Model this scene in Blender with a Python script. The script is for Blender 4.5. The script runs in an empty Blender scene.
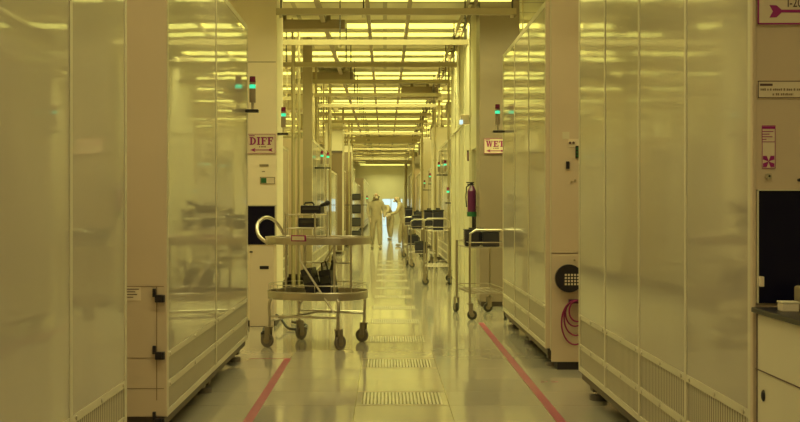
import bpy, bmesh, math, random
from mathutils import Vector, Matrix
random.seed(7)
S = bpy.context.scene
COL = S.collection
PI = math.pi
F = 1234.0; VX, VY, EYE = 385.0, 204.8, 1.28
CEIL = 3.90
POW, NEAR, FARK = 26, .88, 2.3

# ------------------------------------------------------------------ materials
def mat(name, col, rough=.5, metal=0, coat=0, coat_rough=.04, emit=None, strength=0, spec=.5, alpha=1, trans=0):
    m = bpy.data.materials.new(name); m.use_nodes = True
    b = m.node_tree.nodes['Principled BSDF']
    b.inputs['Base Color'].default_value = (*col, 1)
    b.inputs['Roughness'].default_value = rough
    b.inputs['Metallic'].default_value = metal
    b.inputs['Coat Weight'].default_value = coat
    b.inputs['Coat Roughness'].default_value = coat_rough
    b.inputs['Specular IOR Level'].default_value = spec
    b.inputs['Alpha'].default_value = alpha
    b.inputs['Transmission Weight'].default_value = trans
    if emit:
        b.inputs['Emission Color'].default_value = (*emit, 1)
        b.inputs['Emission Strength'].default_value = strength
    return m
def nodes(m): return m.node_tree.nodes, m.node_tree.links, m.node_tree.nodes['Principled BSDF']
def tone(m, scale=3, amt=.06, bump=0, bscale=4, bdist=.02, stretch=(1, 1, 1)):
    """slight patchy variation of the base colour, and a soft waviness of the sheet"""
    n, l, b = nodes(m)
    tc = n.new('ShaderNodeTexCoord'); mp = n.new('ShaderNodeMapping'); mp.inputs['Scale'].default_value = stretch
    l.new(tc.outputs['Object'], mp.inputs['Vector'])
    nz = n.new('ShaderNodeTexNoise'); nz.inputs['Scale'].default_value = scale; nz.inputs['Detail'].default_value = 4
    l.new(mp.outputs[0], nz.inputs['Vector'])
    c = b.inputs['Base Color'].default_value[:]
    rp = n.new('ShaderNodeValToRGB')
    rp.color_ramp.elements[0].position = .3; rp.color_ramp.elements[1].position = .7
    rp.color_ramp.elements[0].color = (*[max(0, x * (1 - amt)) for x in c[:3]], 1)
    rp.color_ramp.elements[1].color = (*[min(1, x * (1 + amt)) for x in c[:3]], 1)
    l.new(nz.outputs['Fac'], rp.inputs['Fac']); l.new(rp.outputs['Color'], b.inputs['Base Color'])
    if bump:
        n2 = n.new('ShaderNodeTexNoise'); n2.inputs['Scale'].default_value = bscale; n2.inputs['Detail'].default_value = 1
        l.new(mp.outputs[0], n2.inputs['Vector'])
        bp = n.new('ShaderNodeBump'); bp.inputs['Strength'].default_value = bump; bp.inputs['Distance'].default_value = bdist
        l.new(n2.outputs['Fac'], bp.inputs['Height'])
        l.new(bp.outputs['Normal'], b.inputs['Normal'])
        if b.inputs['Coat Weight'].default_value > 0: l.new(bp.outputs['Normal'], b.inputs['Coat Normal'])
    return m

M = {}
M['panel'] = tone(mat('glossy_cream_panel', (.46, .405, .34), .32, coat=.85, coat_rough=.035), 1.2, .05, .10, 1.3, .02)
M['panel_b'] = tone(mat('glossy_beige_panel', (.41, .355, .30), .35, coat=.85, coat_rough=.06), 1.2, .05, .12, 1.6, .02)
M['face'] = tone(mat('satin_beige_face', (.61, .49, .37), .45), 2, .03)
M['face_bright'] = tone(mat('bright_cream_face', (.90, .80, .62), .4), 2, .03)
M['face_shade'] = tone(mat('shaded_beige_face', (.255, .20, .155), .4), 2, .03)  # darker copy of the face; shade on the WET cabinet put into colour
M['face_light'] = tone(mat('satin_cream_face', (.66, .60, .46), .4), 2, .03)
M['frame'] = tone(mat('satin_cream_frame', (.62, .57, .44), .35), 3, .03)
M['dark_base'] = mat('dark_brown_base', (.10, .075, .06), .5)
M['black'] = mat('black_plastic', (.016, .013, .02), .35)
M['black_glass'] = mat('black_window', (.006, .005, .022), .3, spec=.15)
M['steel'] = mat('brushed_steel', (.60, .55, .47), .28, metal=1)
M['steel_sat'] = mat('satin_steel', (.36, .31, .25), .4, metal=1)
M['rubber'] = mat('grey_rubber', (.17, .14, .12), .6)
M['rubber_dark'] = mat('dark_rubber', (.05, .045, .04), .6)
M['red'] = mat('sign_red', (.32, .01, .19), .5)
M['tape'] = tone(mat('red_tape', (.36, .055, .12), .35), 6, .12)
M['sign'] = mat('sign_white', (.74, .63, .50), .4)
M['ink'] = mat('dark_ink', (.10, .05, .05), .6)
M['faint'] = mat('faded_ink', (.27, .19, .12), .6)
M['magenta'] = mat('red_hose', (.24, .01, .10), .35)
M['ext_red'] = mat('extinguisher_red', (.10, .008, .075), .3)
M['green'] = mat('green_label', (.02, .13, .05), .4)
M['lens_red'] = mat('red_lens', (.17, .01, .07), .25)
M['lens_green'] = mat('lit_green_lens', (.05, .5, .35), .3, emit=(.06, 1, .50), strength=.8)
M['lens_grey'] = mat('unlit_lens', (.34, .27, .20), .4)
M['strut'] = mat('galvanised_strut', (.42, .36, .22), .45, metal=.5)
M['duct'] = mat('brown_duct', (.30, .24, .15), .5)
M['pod'] = mat('dark_pod', (.028, .026, .045), .25)
M['suit'] = tone(mat('cleanroom_suit', (.42, .36, .25), .75), 9, .08)
M['skin'] = mat('skin', (.42, .27, .18), .6)
M['wall'] = tone(mat('cream_wall', (.62, .58, .42), .45), 1, .05)
M['lamp'] = mat('yellow_lamp', (.8, .8, .3), .5, emit=(1.0, .97, .22), strength=1.35)
M['housing'] = mat('lamp_housing', (.7, .66, .5), .4)
M['pane_blue'] = mat('daylit_pane', (.3, .4, .5), .3, emit=(.50, .72, .85), strength=1.1)
M['clear'] = mat('clear_sheet', (.75, .72, .5), .05, alpha=.16, coat=1)
M['brown_glass'] = mat('brown_window', (.20, .145, .09), .08, coat=1)

def slot_mat(name, base, dark, per_m, axis, duty=.42, rough=.4, mask=None):
    """sheet with a row of punched slots; pattern runs along one object axis"""
    m = mat(name, base, rough); n, l, b = nodes(m)
    tc = n.new('ShaderNodeTexCoord'); sp = n.new('ShaderNodeSeparateXYZ'); l.new(tc.outputs['Object'], sp.inputs[0])
    mu = n.new('ShaderNodeMath'); mu.operation = 'MULTIPLY'; mu.inputs[1].default_value = per_m; l.new(sp.outputs[axis], mu.inputs[0])
    fr = n.new('ShaderNodeMath'); fr.operation = 'FRACT'; l.new(mu.outputs[0], fr.inputs[0])
    lt = n.new('ShaderNodeMath'); lt.operation = 'LESS_THAN'; lt.inputs[1].default_value = duty; l.new(fr.outputs[0], lt.inputs[0])
    mx = n.new('ShaderNodeMix'); mx.data_type = 'RGBA'
    mx.inputs['A'].default_value = (*base, 1); mx.inputs['B'].default_value = (*dark, 1)
    l.new(lt.outputs[0], mx.inputs['Factor']); l.new(mx.outputs['Result'], b.inputs['Base Color'])
    return m
M['slots'] = slot_mat('slotted_sheet', (.52, .47, .36), (.17, .13, .09), 30, 'Y', .4)
M['mesh'] = slot_mat('fine_mesh_sheet', (.44, .38, .30), (.27, .22, .16), 90, 'Y', .5)
M['floor_slots'] = slot_mat('slotted_floor_plate', (.66, .62, .50), (.10, .085, .05), 42, 'X', .42, .2)

# floor: glossy vinyl tiles with thin joints
def floor_mat():
    m = mat('glossy_floor_tiles', (.60, .56, .45), .11, spec=.6); n, l, b = nodes(m)
    tc = n.new('ShaderNodeTexCoord')
    br = n.new('ShaderNodeTexBrick'); br.offset = 0; br.squash = 1
    br.inputs['Scale'].default_value = 1; br.inputs['Brick Width'].default_value = .6; br.inputs['Row Height'].default_value = .6
    br.inputs['Mortar Size'].default_value = .003; br.inputs['Mortar Smooth'].default_value = .2; br.inputs['Bias'].default_value = 0
    br.inputs['Color1'].default_value = (.46, .42, .34, 1); br.inputs['Color2'].default_value = (.42, .38, .31, 1)
    br.inputs['Mortar'].default_value = (.30, .25, .15, 1)
    mp = n.new('ShaderNodeMapping'); mp.inputs['Location'].default_value = (FLOOR_DX, FLOOR_DY, 0)
    l.new(tc.outputs['Object'], mp.inputs['Vector']); l.new(mp.outputs[0], br.inputs['Vector'])
    l.new(br.outputs['Color'], b.inputs['Base Color'])
    nz = n.new('ShaderNodeTexNoise'); nz.inputs['Scale'].default_value = 2.2; nz.inputs['Detail'].default_value = 5
    l.new(tc.outputs['Object'], nz.inputs['Vector'])
    mr = n.new('ShaderNodeMapRange'); mr.inputs['To Min'].default_value = .04; mr.inputs['To Max'].default_value = .13
    l.new(nz.outputs['Fac'], mr.inputs['Value']); l.new(mr.outputs[0], b.inputs['Roughness'])
    n2 = n.new('ShaderNodeTexNoise'); n2.inputs['Scale'].default_value = 5; n2.inputs['Detail'].default_value = 2
    l.new(tc.outputs['Object'], n2.inputs['Vector'])
    bp = n.new('ShaderNodeBump'); bp.inputs['Strength'].default_value = .07; bp.inputs['Distance'].default_value = .01
    l.new(n2.outputs['Fac'], bp.inputs['Height']); l.new(bp.outputs['Normal'], b.inputs['Normal'])
    return m
# central tile column runs from X=-.19 to X=.41 (joint lines seen in the photo), rows start at Y=8.47+.6k
FLOOR_DX, FLOOR_DY = .19, -.07
M['floor'] = floor_mat(); M['floor'].node_tree.nodes['Principled BSDF'].inputs['IOR'].default_value = 1.75
def ceil_mat():
    m = mat('ceiling_filter_grid', (.62, .56, .36), .5); n, l, b = nodes(m)
    tc = n.new('ShaderNodeTexCoord'); br = n.new('ShaderNodeTexBrick'); br.offset = 0
    br.inputs['Scale'].default_value = 1; br.inputs['Brick Width'].default_value = 1.2; br.inputs['Row Height'].default_value = .8
    br.inputs['Mortar Size'].default_value = .03; br.inputs['Color1'].default_value = (.80, .75, .52, 1)
    br.inputs['Color2'].default_value = (.66, .61, .42, 1); br.inputs['Mortar'].default_value = (.42, .37, .24, 1)
    l.new(tc.outputs['Object'], br.inputs['Vector']); l.new(br.outputs['Color'], b.inputs['Base Color'])
    return m
M['ceiling'] = ceil_mat()

# ------------------------------------------------------------------ mesh helpers
class MB:
    def __init__(s): s.bm = bmesh.new()
    def box(s, x0, x1, y0, y1, z0, z1, bev=0):
        t = bmesh.new()
        bmesh.ops.create_cube(t, size=1)
        for v in t.verts:
            v.co = Vector((x0 + (v.co.x + .5) * (x1 - x0), y0 + (v.co.y + .5) * (y1 - y0), z0 + (v.co.z + .5) * (z1 - z0)))
        if bev: bmesh.ops.bevel(t, geom=t.edges[:], offset=bev, segments=2, affect='EDGES', profile=.5)
        return s._add(t)
    def _add(s, t, mx=None):
        if mx is not None: bmesh.ops.transform(t, matrix=mx, verts=t.verts[:])
        me = bpy.data.meshes.new('t'); t.to_mesh(me); t.free(); s.bm.from_mesh(me); bpy.data.meshes.remove(me)
        return s
    def boxm(s, sx, sy, sz, mx, bev=0):
        t = bmesh.new(); bmesh.ops.create_cube(t, size=1)
        bmesh.ops.scale(t, vec=(sx, sy, sz), verts=t.verts[:])
        if bev: bmesh.ops.bevel(t, geom=t.edges[:], offset=bev, segments=2, affect='EDGES', profile=.5)
        return s._add(t, mx)
    def cyl(s, a, b, r, r2=None, n=16):
        a, b = Vector(a), Vector(b); d = b - a
        t = bmesh.new(); bmesh.ops.create_cone(t, cap_ends=True, segments=n, radius1=r, radius2=r if r2 is None else r2, depth=d.length)
        mx = Matrix.Translation((a + b) / 2) @ d.to_track_quat('Z', 'Y').to_matrix().to_4x4()
        return s._add(t, mx)
    def sph(s, c, r, sc=(1, 1, 1), n=12):
        t = bmesh.new(); bmesh.ops.create_uvsphere(t, u_segments=n, v_segments=max(6, n // 2 + 2), radius=r)
        return s._add(t, Matrix.Translation(c) @ Matrix.Diagonal((*sc, 1)))
    def tube(s, pts, r, n=8, closed=False):
        pts = [Vector(p) for p in pts]; N = len(pts); rings = []
        up = None
        for i, p in enumerate(pts):
            if closed: d = (pts[(i + 1) % N] - pts[i - 1])
            else: d = (pts[min(i + 1, N - 1)] - pts[max(i - 1, 0)])
            d.normalize()
            if up is None:
                up = Vector((0, 0, 1)) if abs(d.z) < .9 else Vector((1, 0, 0))
            u = d.cross(up); 
            if u.length < 1e-4: u = d.orthogonal()
            u.normalize(); w = u.cross(d).normalized(); up = w
            rings.append([s.bm.verts.new(p + (u * math.cos(2 * PI * k / n) + w * math.sin(2 * PI * k / n)) * r) for k in range(n)])
        for i in range(N if closed else N - 1):
            A, B = rings[i], rings[(i + 1) % N]
            for k in range(n): s.bm.faces.new((A[k], A[(k + 1) % n], B[(k + 1) % n], B[k]))
        if not closed:
            s.bm.faces.new(list(reversed(rings[0]))); s.bm.faces.new(rings[-1])
        return s
    def prism(s, poly, z0, z1, mx=None):
        """poly: list of (x,y); extruded z0..z1, then mapped by mx"""
        t = bmesh.new()
        lo = [t.verts.new((x, y, z0)) for x, y in poly]; hi = [t.verts.new((x, y, z1)) for x, y in poly]
        t.faces.new(list(reversed(lo))); t.faces.new(hi)
        for i in range(len(poly)):
            j = (i + 1) % len(poly); t.faces.new((lo[i], lo[j], hi[j], hi[i]))
        bmesh.ops.recalc_face_normals(t, faces=t.faces[:])
        return s._add(t, mx)
    def build(s, name, m, parent=None, local=False, smooth=False):
        me = bpy.data.meshes.new(name)
        if parent is not None and not local:
            off = Vector((0, 0, 0)); p = parent
            while p is not None: off += Vector(p.location); p = p.parent
            bmesh.ops.translate(s.bm, vec=-off, verts=s.bm.verts[:])
        s.bm.to_mesh(me); s.bm.free()
        o = bpy.data.objects.new(name, me); COL.objects.link(o)
        me.materials.append(m)
        if parent is not None: o.parent = parent
        if smooth:
            for p in me.polygons: p.use_smooth = True
            try: me.set_sharp_from_angle(angle=.7)
            except Exception: pass
        return o
def tag(o, label=None, cat=None, group=None, kind=None):
    if label: o['label'] = label
    if cat: o['category'] = cat
    if group: o['group'] = group
    if kind: o['kind'] = kind
    return o
def thing(name, label, cat, loc=(0, 0, 0), rz=0, group=None):
    o = bpy.data.objects.new(name, None); COL.objects.link(o)
    o.location = loc; o.rotation_euler = (0, 0, rz); o.empty_display_size = .1
    return tag(o, label, cat, group)
def struct(o): o['kind'] = 'structure'; return o
def bx(name, m, parent, *a, bev=0): return MB().box(*a, bev=bev).build(name, m, parent)
def copy_tree(o, parent=None):
    c = o.copy(); COL.objects.link(c)
    if parent is not None: c.parent = parent
    for ch in [k for k in o.children]: copy_tree(ch, c)
    return c
def at(px, py, d):
    """point at depth d seen in the photo at (px,py)"""
    return Vector(((px - VX) * d / F, d, EYE + (VY - py) * d / F))
def text(body, name, m, parent, x, y, z, size, align='LEFT'):
    cu = bpy.data.curves.new(name, 'FONT'); cu.body = body; cu.size = size; cu.extrude = .0008; cu.align_x = align
    cu.resolution_u = 2
    cu.materials.append(m)
    o = bpy.data.objects.new(name, cu); COL.objects.link(o)
    off = Vector((0, 0, 0)); p = parent
    while p is not None: off += Vector(p.location); p = p.parent
    bpy.context.view_layer.update()
    me = bpy.data.meshes.new_from_object(o.evaluated_get(bpy.context.evaluated_depsgraph_get()))
    bpy.data.objects.remove(o); o = bpy.data.objects.new(name, me); COL.objects.link(o)
    o.location = Vector((x, y, z)) - off; o.rotation_euler = (PI / 2, 0, 0); o.parent = parent
    return o

# ------------------------------------------------------------------ camera
cam = bpy.data.objects.new('camera', bpy.data.cameras.new('camera')); COL.objects.link(cam)
cam.location = (0, 0, EYE); cam.rotation_euler = (PI / 2, 0, 0)
cam.data.sensor_width = 36; cam.data.lens = F / 800 * 36
cam.data.shift_x = (400 - VX) / 800; cam.data.shift_y = -(211 - VY) / 800
cam.data.clip_end = 300
S.camera = cam

# ------------------------------------------------------------------ the room
Y0, Y1, XW = -3.0, 80.0, 4.2
struct(bx('floor', M['floor'], None, -XW, XW, Y0, Y1, -.1, 0))
struct(bx('ceiling', M['ceiling'], None, -XW, XW, Y0, Y1, CEIL, CEIL + .1))
struct(bx('wall_left', M['wall'], None, -XW - .1, -XW, Y0, Y1, 0, CEIL))
struct(bx('wall_right', M['wall'], None, XW, XW + .1, Y0, Y1, 0, CEIL))
struct(bx('wall_near', M['wall'], None, -XW, XW, Y0 - .1, Y0, 0, CEIL))
w = MB(); w.box(-XW, -.22, Y1, Y1 + .1, 0, CEIL); w.box(-.22, 1.12, Y1, Y1 + .1, 1.66, CEIL); w.box(1.12, XW, Y1, Y1 + .1, 0, CEIL)
w.box(.42, 1.12, Y1, Y1 + .1, 0, .8)
struct(w.build('wall_far', M['wall']))
d = struct(bx('door_1', M['frame'], None, .36, .42, Y1, Y1 + .08, 0, 1.66))
MB().box(-.22, -.16, Y1, Y1 + .08, 0, 1.66).build('frame', M['frame'], d)
bx('pane', M['pane_blue'], d, -.16, .36, Y1 + .03, Y1 + .05, 0, 1.66)
wn = struct(bx('window_1', M['frame'], None, .42, 1.12, Y1 + .0, Y1 + .08, .8, .85))
bx('pane', M['pane_blue'], wn, .42, 1.12, Y1 + .03, Y1 + .05, .85, 1.66)

# red floor tapes
tp = MB().box(-.838, -.781, 1, 10.28, .0, .0015).box(-1.13, -.838, 10.265, 10.28, 0, .0015).build('floor_tape', M['tape'])
tag(tp, 'red tape line on the floor along the left machines', 'floor marking', 'red floor lines')
tp = MB().box(1.012, 1.069, 1, 13.4, .0, .0015).build('floor_tape', M['tape'])
tag(tp, 'red tape line on the floor along the right machines', 'floor marking', 'red floor lines')
mk = at(549, 382, 8.9); mk.z = 0
o = MB()
for dx, dy, sx, sy in ((-.06, 0, .03, .012), (-.02, .02, .012, .03), (.02, 0, .03, .014), (.05, .015, .018, .028), (.02, .05, .03, .01), (-.05, .05, .02, .012)):
    o.box(mk.x + dx, mk.x + dx + sx, mk.y + dy, mk.y + dy + sy, 0, .0012)
tag(o.build('floor_marking', M['tape']), 'small worn red print on the floor right of the right red line', 'floor marking')

# slotted floor plates, every third tile of the middle column
kk = 0
for k in range(0, 34, 3):
    y = 7.87 + .6 * k
    p = thing('slotted_floor_tile', 'slotted metal floor tile, number', 'floor tile', (.11, y + .3, 0), group='slotted floor tiles down the aisle')
    words = ['nearest the camera', 'second from the camera', 'third from the camera, just right of the cart wheel', 'fourth from the camera, behind the left cart']
    p['label'] = ('slotted metal floor tile in mid aisle, ' + words[kk]) if kk < 4 else 'slotted metal floor tile far down the middle of the aisle'
    kk += 1
    bx('plate', M['floor_slots'], p, -.15, .37, y + .06, y + .54, 0, .0016)
    w = MB(); w.box(-.188, .408, y + .002, y + .012, 0, .0014); w.box(-.188, .408, y + .588, y + .598, 0, .0014)
    w.build('edge', M['strut'], p)

# ------------------------------------------------------------------ ceiling lamps
SEG = [(-1.28, 1.28, 'over the aisle'), (-4.0, -1.42, 'over the left machines'), (1.42, 4.0, 'over the right machines')]
lamp_rows = [1.75 + 3.2 * k for k in range(25)]
proto = {}
ordn = ['first', 'second', 'third', 'fourth', 'fifth', 'sixth', 'seventh', 'eighth', 'ninth', 'tenth']
for r, y in enumerate(lamp_rows):
    if y < 4 : continue
    for si, (xa, xb, wh) in enumerate(SEG):
        if y > 46 and si: continue
        if si not in proto:
            t = thing('ceiling_light', '', 'ceiling light', ((xa + xb) / 2, 0, CEIL))
            a, b = xa, xb
            w = MB(); w.box(a, b, -.27, .27, CEIL - .012, CEIL); 
            for yy in (-.27, .255): w.box(a, b, yy, yy + .015, CEIL - .05, CEIL - .012)
            w.box(a, a + .015, -.27, .27, CEIL - .05, CEIL - .012); w.box(b - .015, b, -.27, .27, CEIL - .05, CEIL - .012)
            w.build('housing', M['housing'], t)
            bx('diffuser', M['lamp'], t, a + .016, b - .016, -.253, .253, CEIL - .045, CEIL - .02)
            proto[si] = t; o = t
        else: o = copy_tree(proto[si])
        o.location.y = y; o['group'] = 'yellow lamps ' + wh
        vis = [q for q in lamp_rows if q > 15].index(y) if y > 15 else -1
        if 0 <= vis < 8: o['label'] = f'wide yellow ceiling lamp {wh}, {ordn[vis]} row down the ceiling'
        elif vis < 0: o['label'] = f'yellow ceiling lamp {wh}, above and before the picture frame'
        else: o['label'] = f'small distant yellow ceiling lamp {wh}, beyond the eighth row'
# unseen area lights added under the lamps to carry their light steeply downwards
def lamp_light(x, y, w, p):
    L = bpy.data.lights.new('lamp_fill', 'AREA'); L.shape = 'RECTANGLE'; L.size = w; L.size_y = .45
    L.energy = p; L.color = LIGHT if y < 14 else LIGHT_FAR; L.spread = math.radians(SPREAD)
    o = bpy.data.objects.new('lamp_fill', L); COL.objects.link(o); o.location = (x, y, CEIL - .055)
LIGHT = (1, .88, .42); LIGHT_FAR = (1, .98, .36); SPREAD = 140
for y in [-1.45] + lamp_rows:  # nearest rows have no fixture, added to light the near faces
    k = POW * (FARK if y > 14 else NEAR)
    lamp_light(0, y, 2.4, k)
    for sx in (-1, 1):
        if y < 50: lamp_light(sx * 2.7, y, 2.4, k * .8)
# narrow secondary tubes between the rows
tprot = None
for r, y in enumerate(lamp_rows[4:]):
    y += .85
    if any(abs(y - q) < .45 for q in (45.65, 59.35, 70.15)): continue
    if tprot is None:
        tprot = thing('tube_light', '', 'ceiling light', (0, 0, CEIL)); tprot['group'] = 'narrow tube lights across the ceiling'
        w = MB(); w.box(-1.6, 1.6, -.05, .05, CEIL - .03, CEIL); w.build('housing', M['housing'], tprot)
        w = MB(); w.cyl((-1.58, 0, CEIL - .055), (1.58, 0, CEIL - .055), .028, n=10); w.build('tube', M['lamp'], tprot); o = tprot
    else: o = copy_tree(tprot)
    o.location.y = y
    o['label'] = f'narrow tube light across the ceiling, {ordn[r]} of its kind down the aisle' if r < 8 else 'narrow tube light across the distant ceiling'

# ------------------------------------------------------------------ overhead steel
# suspended cross struts with hanger rods
ys = [12.7 + 2.4 * k for k in range(20)]
sp_ = None
for i, y in enumerate(ys):
    if sp_ is None:
        sp_ = thing('hanging_strut', '', 'support beam', (0, 0, 3.26)); sp0 = sp_
        w = MB(); w.box(-1.45, 1.02, -.025, .025, 3.24, 3.30); w.box(-1.45, 1.02, -.03, .03, 3.235, 3.245); w.build('rail', M['strut'], sp_)
        for x in (-1.4, -.55, .98): MB().cyl((x, 0, 3.22), (x, 0, CEIL), .009, n=6).build('rod', M['rubber_dark'], sp_)
        for x in (-1.4, -.55, .98): MB().cyl((x, 0, 3.205), (x, 0, 3.235), .022, n=6).build('nut', M['steel'], sp_)
        o = sp_
    else: o = copy_tree(sp_); o.location.x = 0
    o.location.y = y; o['group'] = 'hanging cross struts'
    if i == 0: o.location.x = .33
    o['label'] = f'thin horizontal strut hung across the aisle, {ordn[i]} from the camera' if i < 8 else 'thin horizontal strut hung across the distant aisle'
# boxed cross beams
for x0, x1, y, th, dep, lab in ((-1.62, -.55, 16.9, .13, .3, 'brown boxed duct end right of the DIFF column, high up'),
                      (-1.7, -.6, 23.6, .20, .3, 'brown boxed duct left of the aisle, under the second one'),
                      (-1.1, 1.55, 45.5, .22, .3, 'dark cross beam over the far aisle, the nearer one'),
                      (-1.1, 1.55, 59.2, .22, .3, 'dark cross beam over the far aisle, middle one'),
                      (-1.1, 1.55, 70, .22, .3, 'dark cross beam over the far aisle, the farthest'),
                      (.35, 1.15, 26.5, .25, .5, 'boxed air duct above the right side of the aisle')):
    w = MB(); w.box(x0, x1, y, y + dep, CEIL - .08 - th, CEIL - .08, bev=.01)
    w.box(x0 + .2, x0 + .26, y + .1, y + .16, CEIL - .09, CEIL); w.box(x1 - .26, x1 - .2, y + .1, y + .16, CEIL - .09, CEIL)
    tag(w.build('cross_duct', M['duct'] if y < 30 else M['strut']), lab, 'duct')
# long rails
for x, wd, lab in ((-.84, .065, 'leftmost long ceiling rail running down the aisle'), (-.22, .05, 'slim ceiling rail just left of the aisle middle'),
                   (.31, .05, 'slim ceiling rail just right of the aisle middle'), (1.06, .11, 'broad ladder-like ceiling rail on the right of the aisle')):
    w = MB()
    if wd < .1: w.box(x - wd / 2, x + wd / 2, 11, 60, CEIL - .13, CEIL - .08)
    else:
        w.box(x - wd / 2, x - wd / 2 + .02, 11, 60, CEIL - .18, CEIL - .1); w.box(x + wd / 2 - .02, x + wd / 2, 11, 60, CEIL - .18, CEIL - .1)
        for j in range(120): w.box(x - wd / 2, x + wd / 2, 11.2 + j * .4, 11.24 + j * .4, CEIL - .15, CEIL - .13)
    for j in range(16): w.box(x - .008, x + .008, 12 + 3 * j, 12.02 + 3 * j, CEIL - .1, CEIL)
    tag(w.build('ceiling_rail', M['duct']), lab, 'rail', 'long ceiling rails')
# pipes over the right and left machines
for x, z, r, lab in ((2.05, 3.45, .05, 'thick pipe over the right machines, the nearest the aisle'), (2.3, 3.5, .035, 'thinner pipe beside the thick pipe over the right machines'),
                     (2.9, 3.3, .06, 'thick pipe over the right machines, farthest from the aisle'),
                     (-1.95, 3.35, .04, 'thin pipe over the left machines, nearest the aisle'), (-2.2, 3.5, .06, 'thick pipe over the left machines, middle one'),
                     (-2.8, 3.3, .045, 'pipe over the left machines, farthest from the aisle')):
    w = MB(); w.cyl((x, 2, z), (x, 55, z), r, n=12)
    for j in range(14): w.box(x - .01, x + .01, 4 + 3.7 * j, 4.03 + 3.7 * j, z, CEIL)
    tag(w.build('overhead_pipe', M['strut'], smooth=True), lab, 'pipe', 'overhead pipes')
# cross conduits at several heights over the machines
cp = None
for j in range(12):
    y = 9.0 + 3.1 * j
    for sgn in (-1, 1):
        a, b = (1.55, 3.9)
        w = MB(); w.box(min(sgn * a, sgn * b), max(sgn * a, sgn * b), y, y + .05, 3.1, 3.16)
        for x in (1.7, 2.6, 3.6): w.box(sgn * x - .008, sgn * x + .008, y + .017, y + .033, 3.16, CEIL)
        side = 'right' if sgn > 0 else 'left'
        lab = f'thin cross bar hung over the {side} machines, {ordn[j]} from the camera' if j < 4 else f'distant thin cross bar hung over the {side} machines'
        tag(w.build('cross_bar', M['strut']), lab, 'support beam', f'cross bars over the {side} machines')

# vertical conduits dropping to the machine tops
drops = [(-1.62, 14.8, 2.15), (-1.75, 16.1, 2.15), (-1.58, 16.75, 2.15), (-1.7, 18.7, 2.15), (-1.34, 20.6, 2.37), (-1.5, 21.7, 2.37), (-1.30, 23.3, 2.37), (-1.42, 24.6, 2.37), (-1.32, 26.5, 2.07), (-1.55, 28.7, 2.07), (-1.35, 29.8, 2.07), (-1.4, 35, 2.32),
         (1.32, 23.4, 2.57), (1.45, 24.6, 2.57), (1.34, 26.2, 2.57), (1.5, 27.7, 2.57), (1.36, 31, 2.32), (1.5, 32.6, 2.32), (1.36, 34.5, 2.32), (1.55, 35.8, 2.32), (1.35, 40, 2.42), (1.3, 43.5, 2.42)]
for i, (x, y, z) in enumerate(drops):
    w = MB(); r = (.022, .035, .016)[i % 3]
    w.cyl((x, y, z), (x, y, CEIL), r, n=10); w.cyl((x, y, z), (x, y, z + .04), r * 1.7, n=10); w.cyl((x, y, 3.3), (x, y, 3.34), r * 1.5, n=10)
    sd = 'left' if x < 0 else 'right'
    o = w.build('vertical_conduit', M['strut'], smooth=True)
    lab = {0: 'vertical conduit right behind the DIFF cabinet, nearest one', 12: 'nearest vertical conduit above the right machines beyond the door'}.get(i, f'vertical conduit dropping from the ceiling onto a distant {sd} machine')
    tag(o, lab, 'pipe', f'vertical conduits on the {sd}')
# floor to ceiling riser pipes along the aisle edge
for i, (x, y, r) in enumerate([(-1.36, 14.6, .018), (-1.28, 15.25, .012), (-1.42, 16.2, .025), (-1.30, 17.32, .014), (-1.25, 17.9, .02), (-1.38, 18.45, .014), (-1.40, 18.9, .03),
        (-1.12, 25.2, .03), (-1.13, 33.35, .03), (-1.1, 37.68, .03), (-1.05, 39.2, .03),
        (1.17, 22.65, .02), (1.16, 28.65, .03), (1.17, 30.0, .025), (1.1, 36.7, .04), (1.12, 38.25, .03), (1.1, 48.3, .06), (1.05, 62.4, .08)]):
    w = MB(); w.cyl((x, y, .01), (x, y, CEIL), r, n=10); w.cyl((x, y, 0), (x, y, .02), r * 2, n=12)
    for z in (1.1, 2.3, 3.1): w.cyl((x, y, z), (x, y, z + .03), r * 1.5, n=10)
    sd = 'left' if x < 0 else 'right'
    lab = 'thin riser pipe from floor to ceiling between the DIFF cabinet and the grey post' if i < 7 else f'thin distant riser pipe from floor to ceiling on the {sd} edge of the aisle'
    tag(w.build('riser_pipe', M['strut'], smooth=True), lab, 'pipe', 'riser pipes behind the DIFF cabinet' if i < 7 else f'distant riser pipes on the {sd}')
# equipment boxes and short cable trays under the ceiling
for i, (x, y, z, a, b, c) in enumerate([(-1.72, 15.3, 2.85, .25, .35, .25), (-1.6, 22.4, 3.0, .35, .6, .3), (-1.75, 26.7, 2.9, .3, .6, .35), (1.45, 25.4, 3.1, .35, .6, .3), (1.4, 32.9, 3.05, .35, .7, .35), (1.35, 42, 3.0, .4, .8, .4)]):
    sd = 'left' if x < 0 else 'right'
    t = thing('junction_box', f'boxy metal housing hung above the {sd} machines, ' + ('nearest', 'second', 'third')[i % 3] + ' on that side', 'junction box', (x, y, z))
    bx('casing', M['duct'], t, x - a / 2, x + a / 2, y, y + b, z, z + c, bev=.01)
    for dx in (-.35, .35): MB().cyl((x + dx * a, y + b / 2, z + c), (x + dx * a, y + b / 2, CEIL), .010, n=6).build('rod', M['rubber_dark'], t)
    bx('cover', M['strut'], t, x - a * .4, x + a * .4, y - .008, y, z + .03, z + c - .03)

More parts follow.
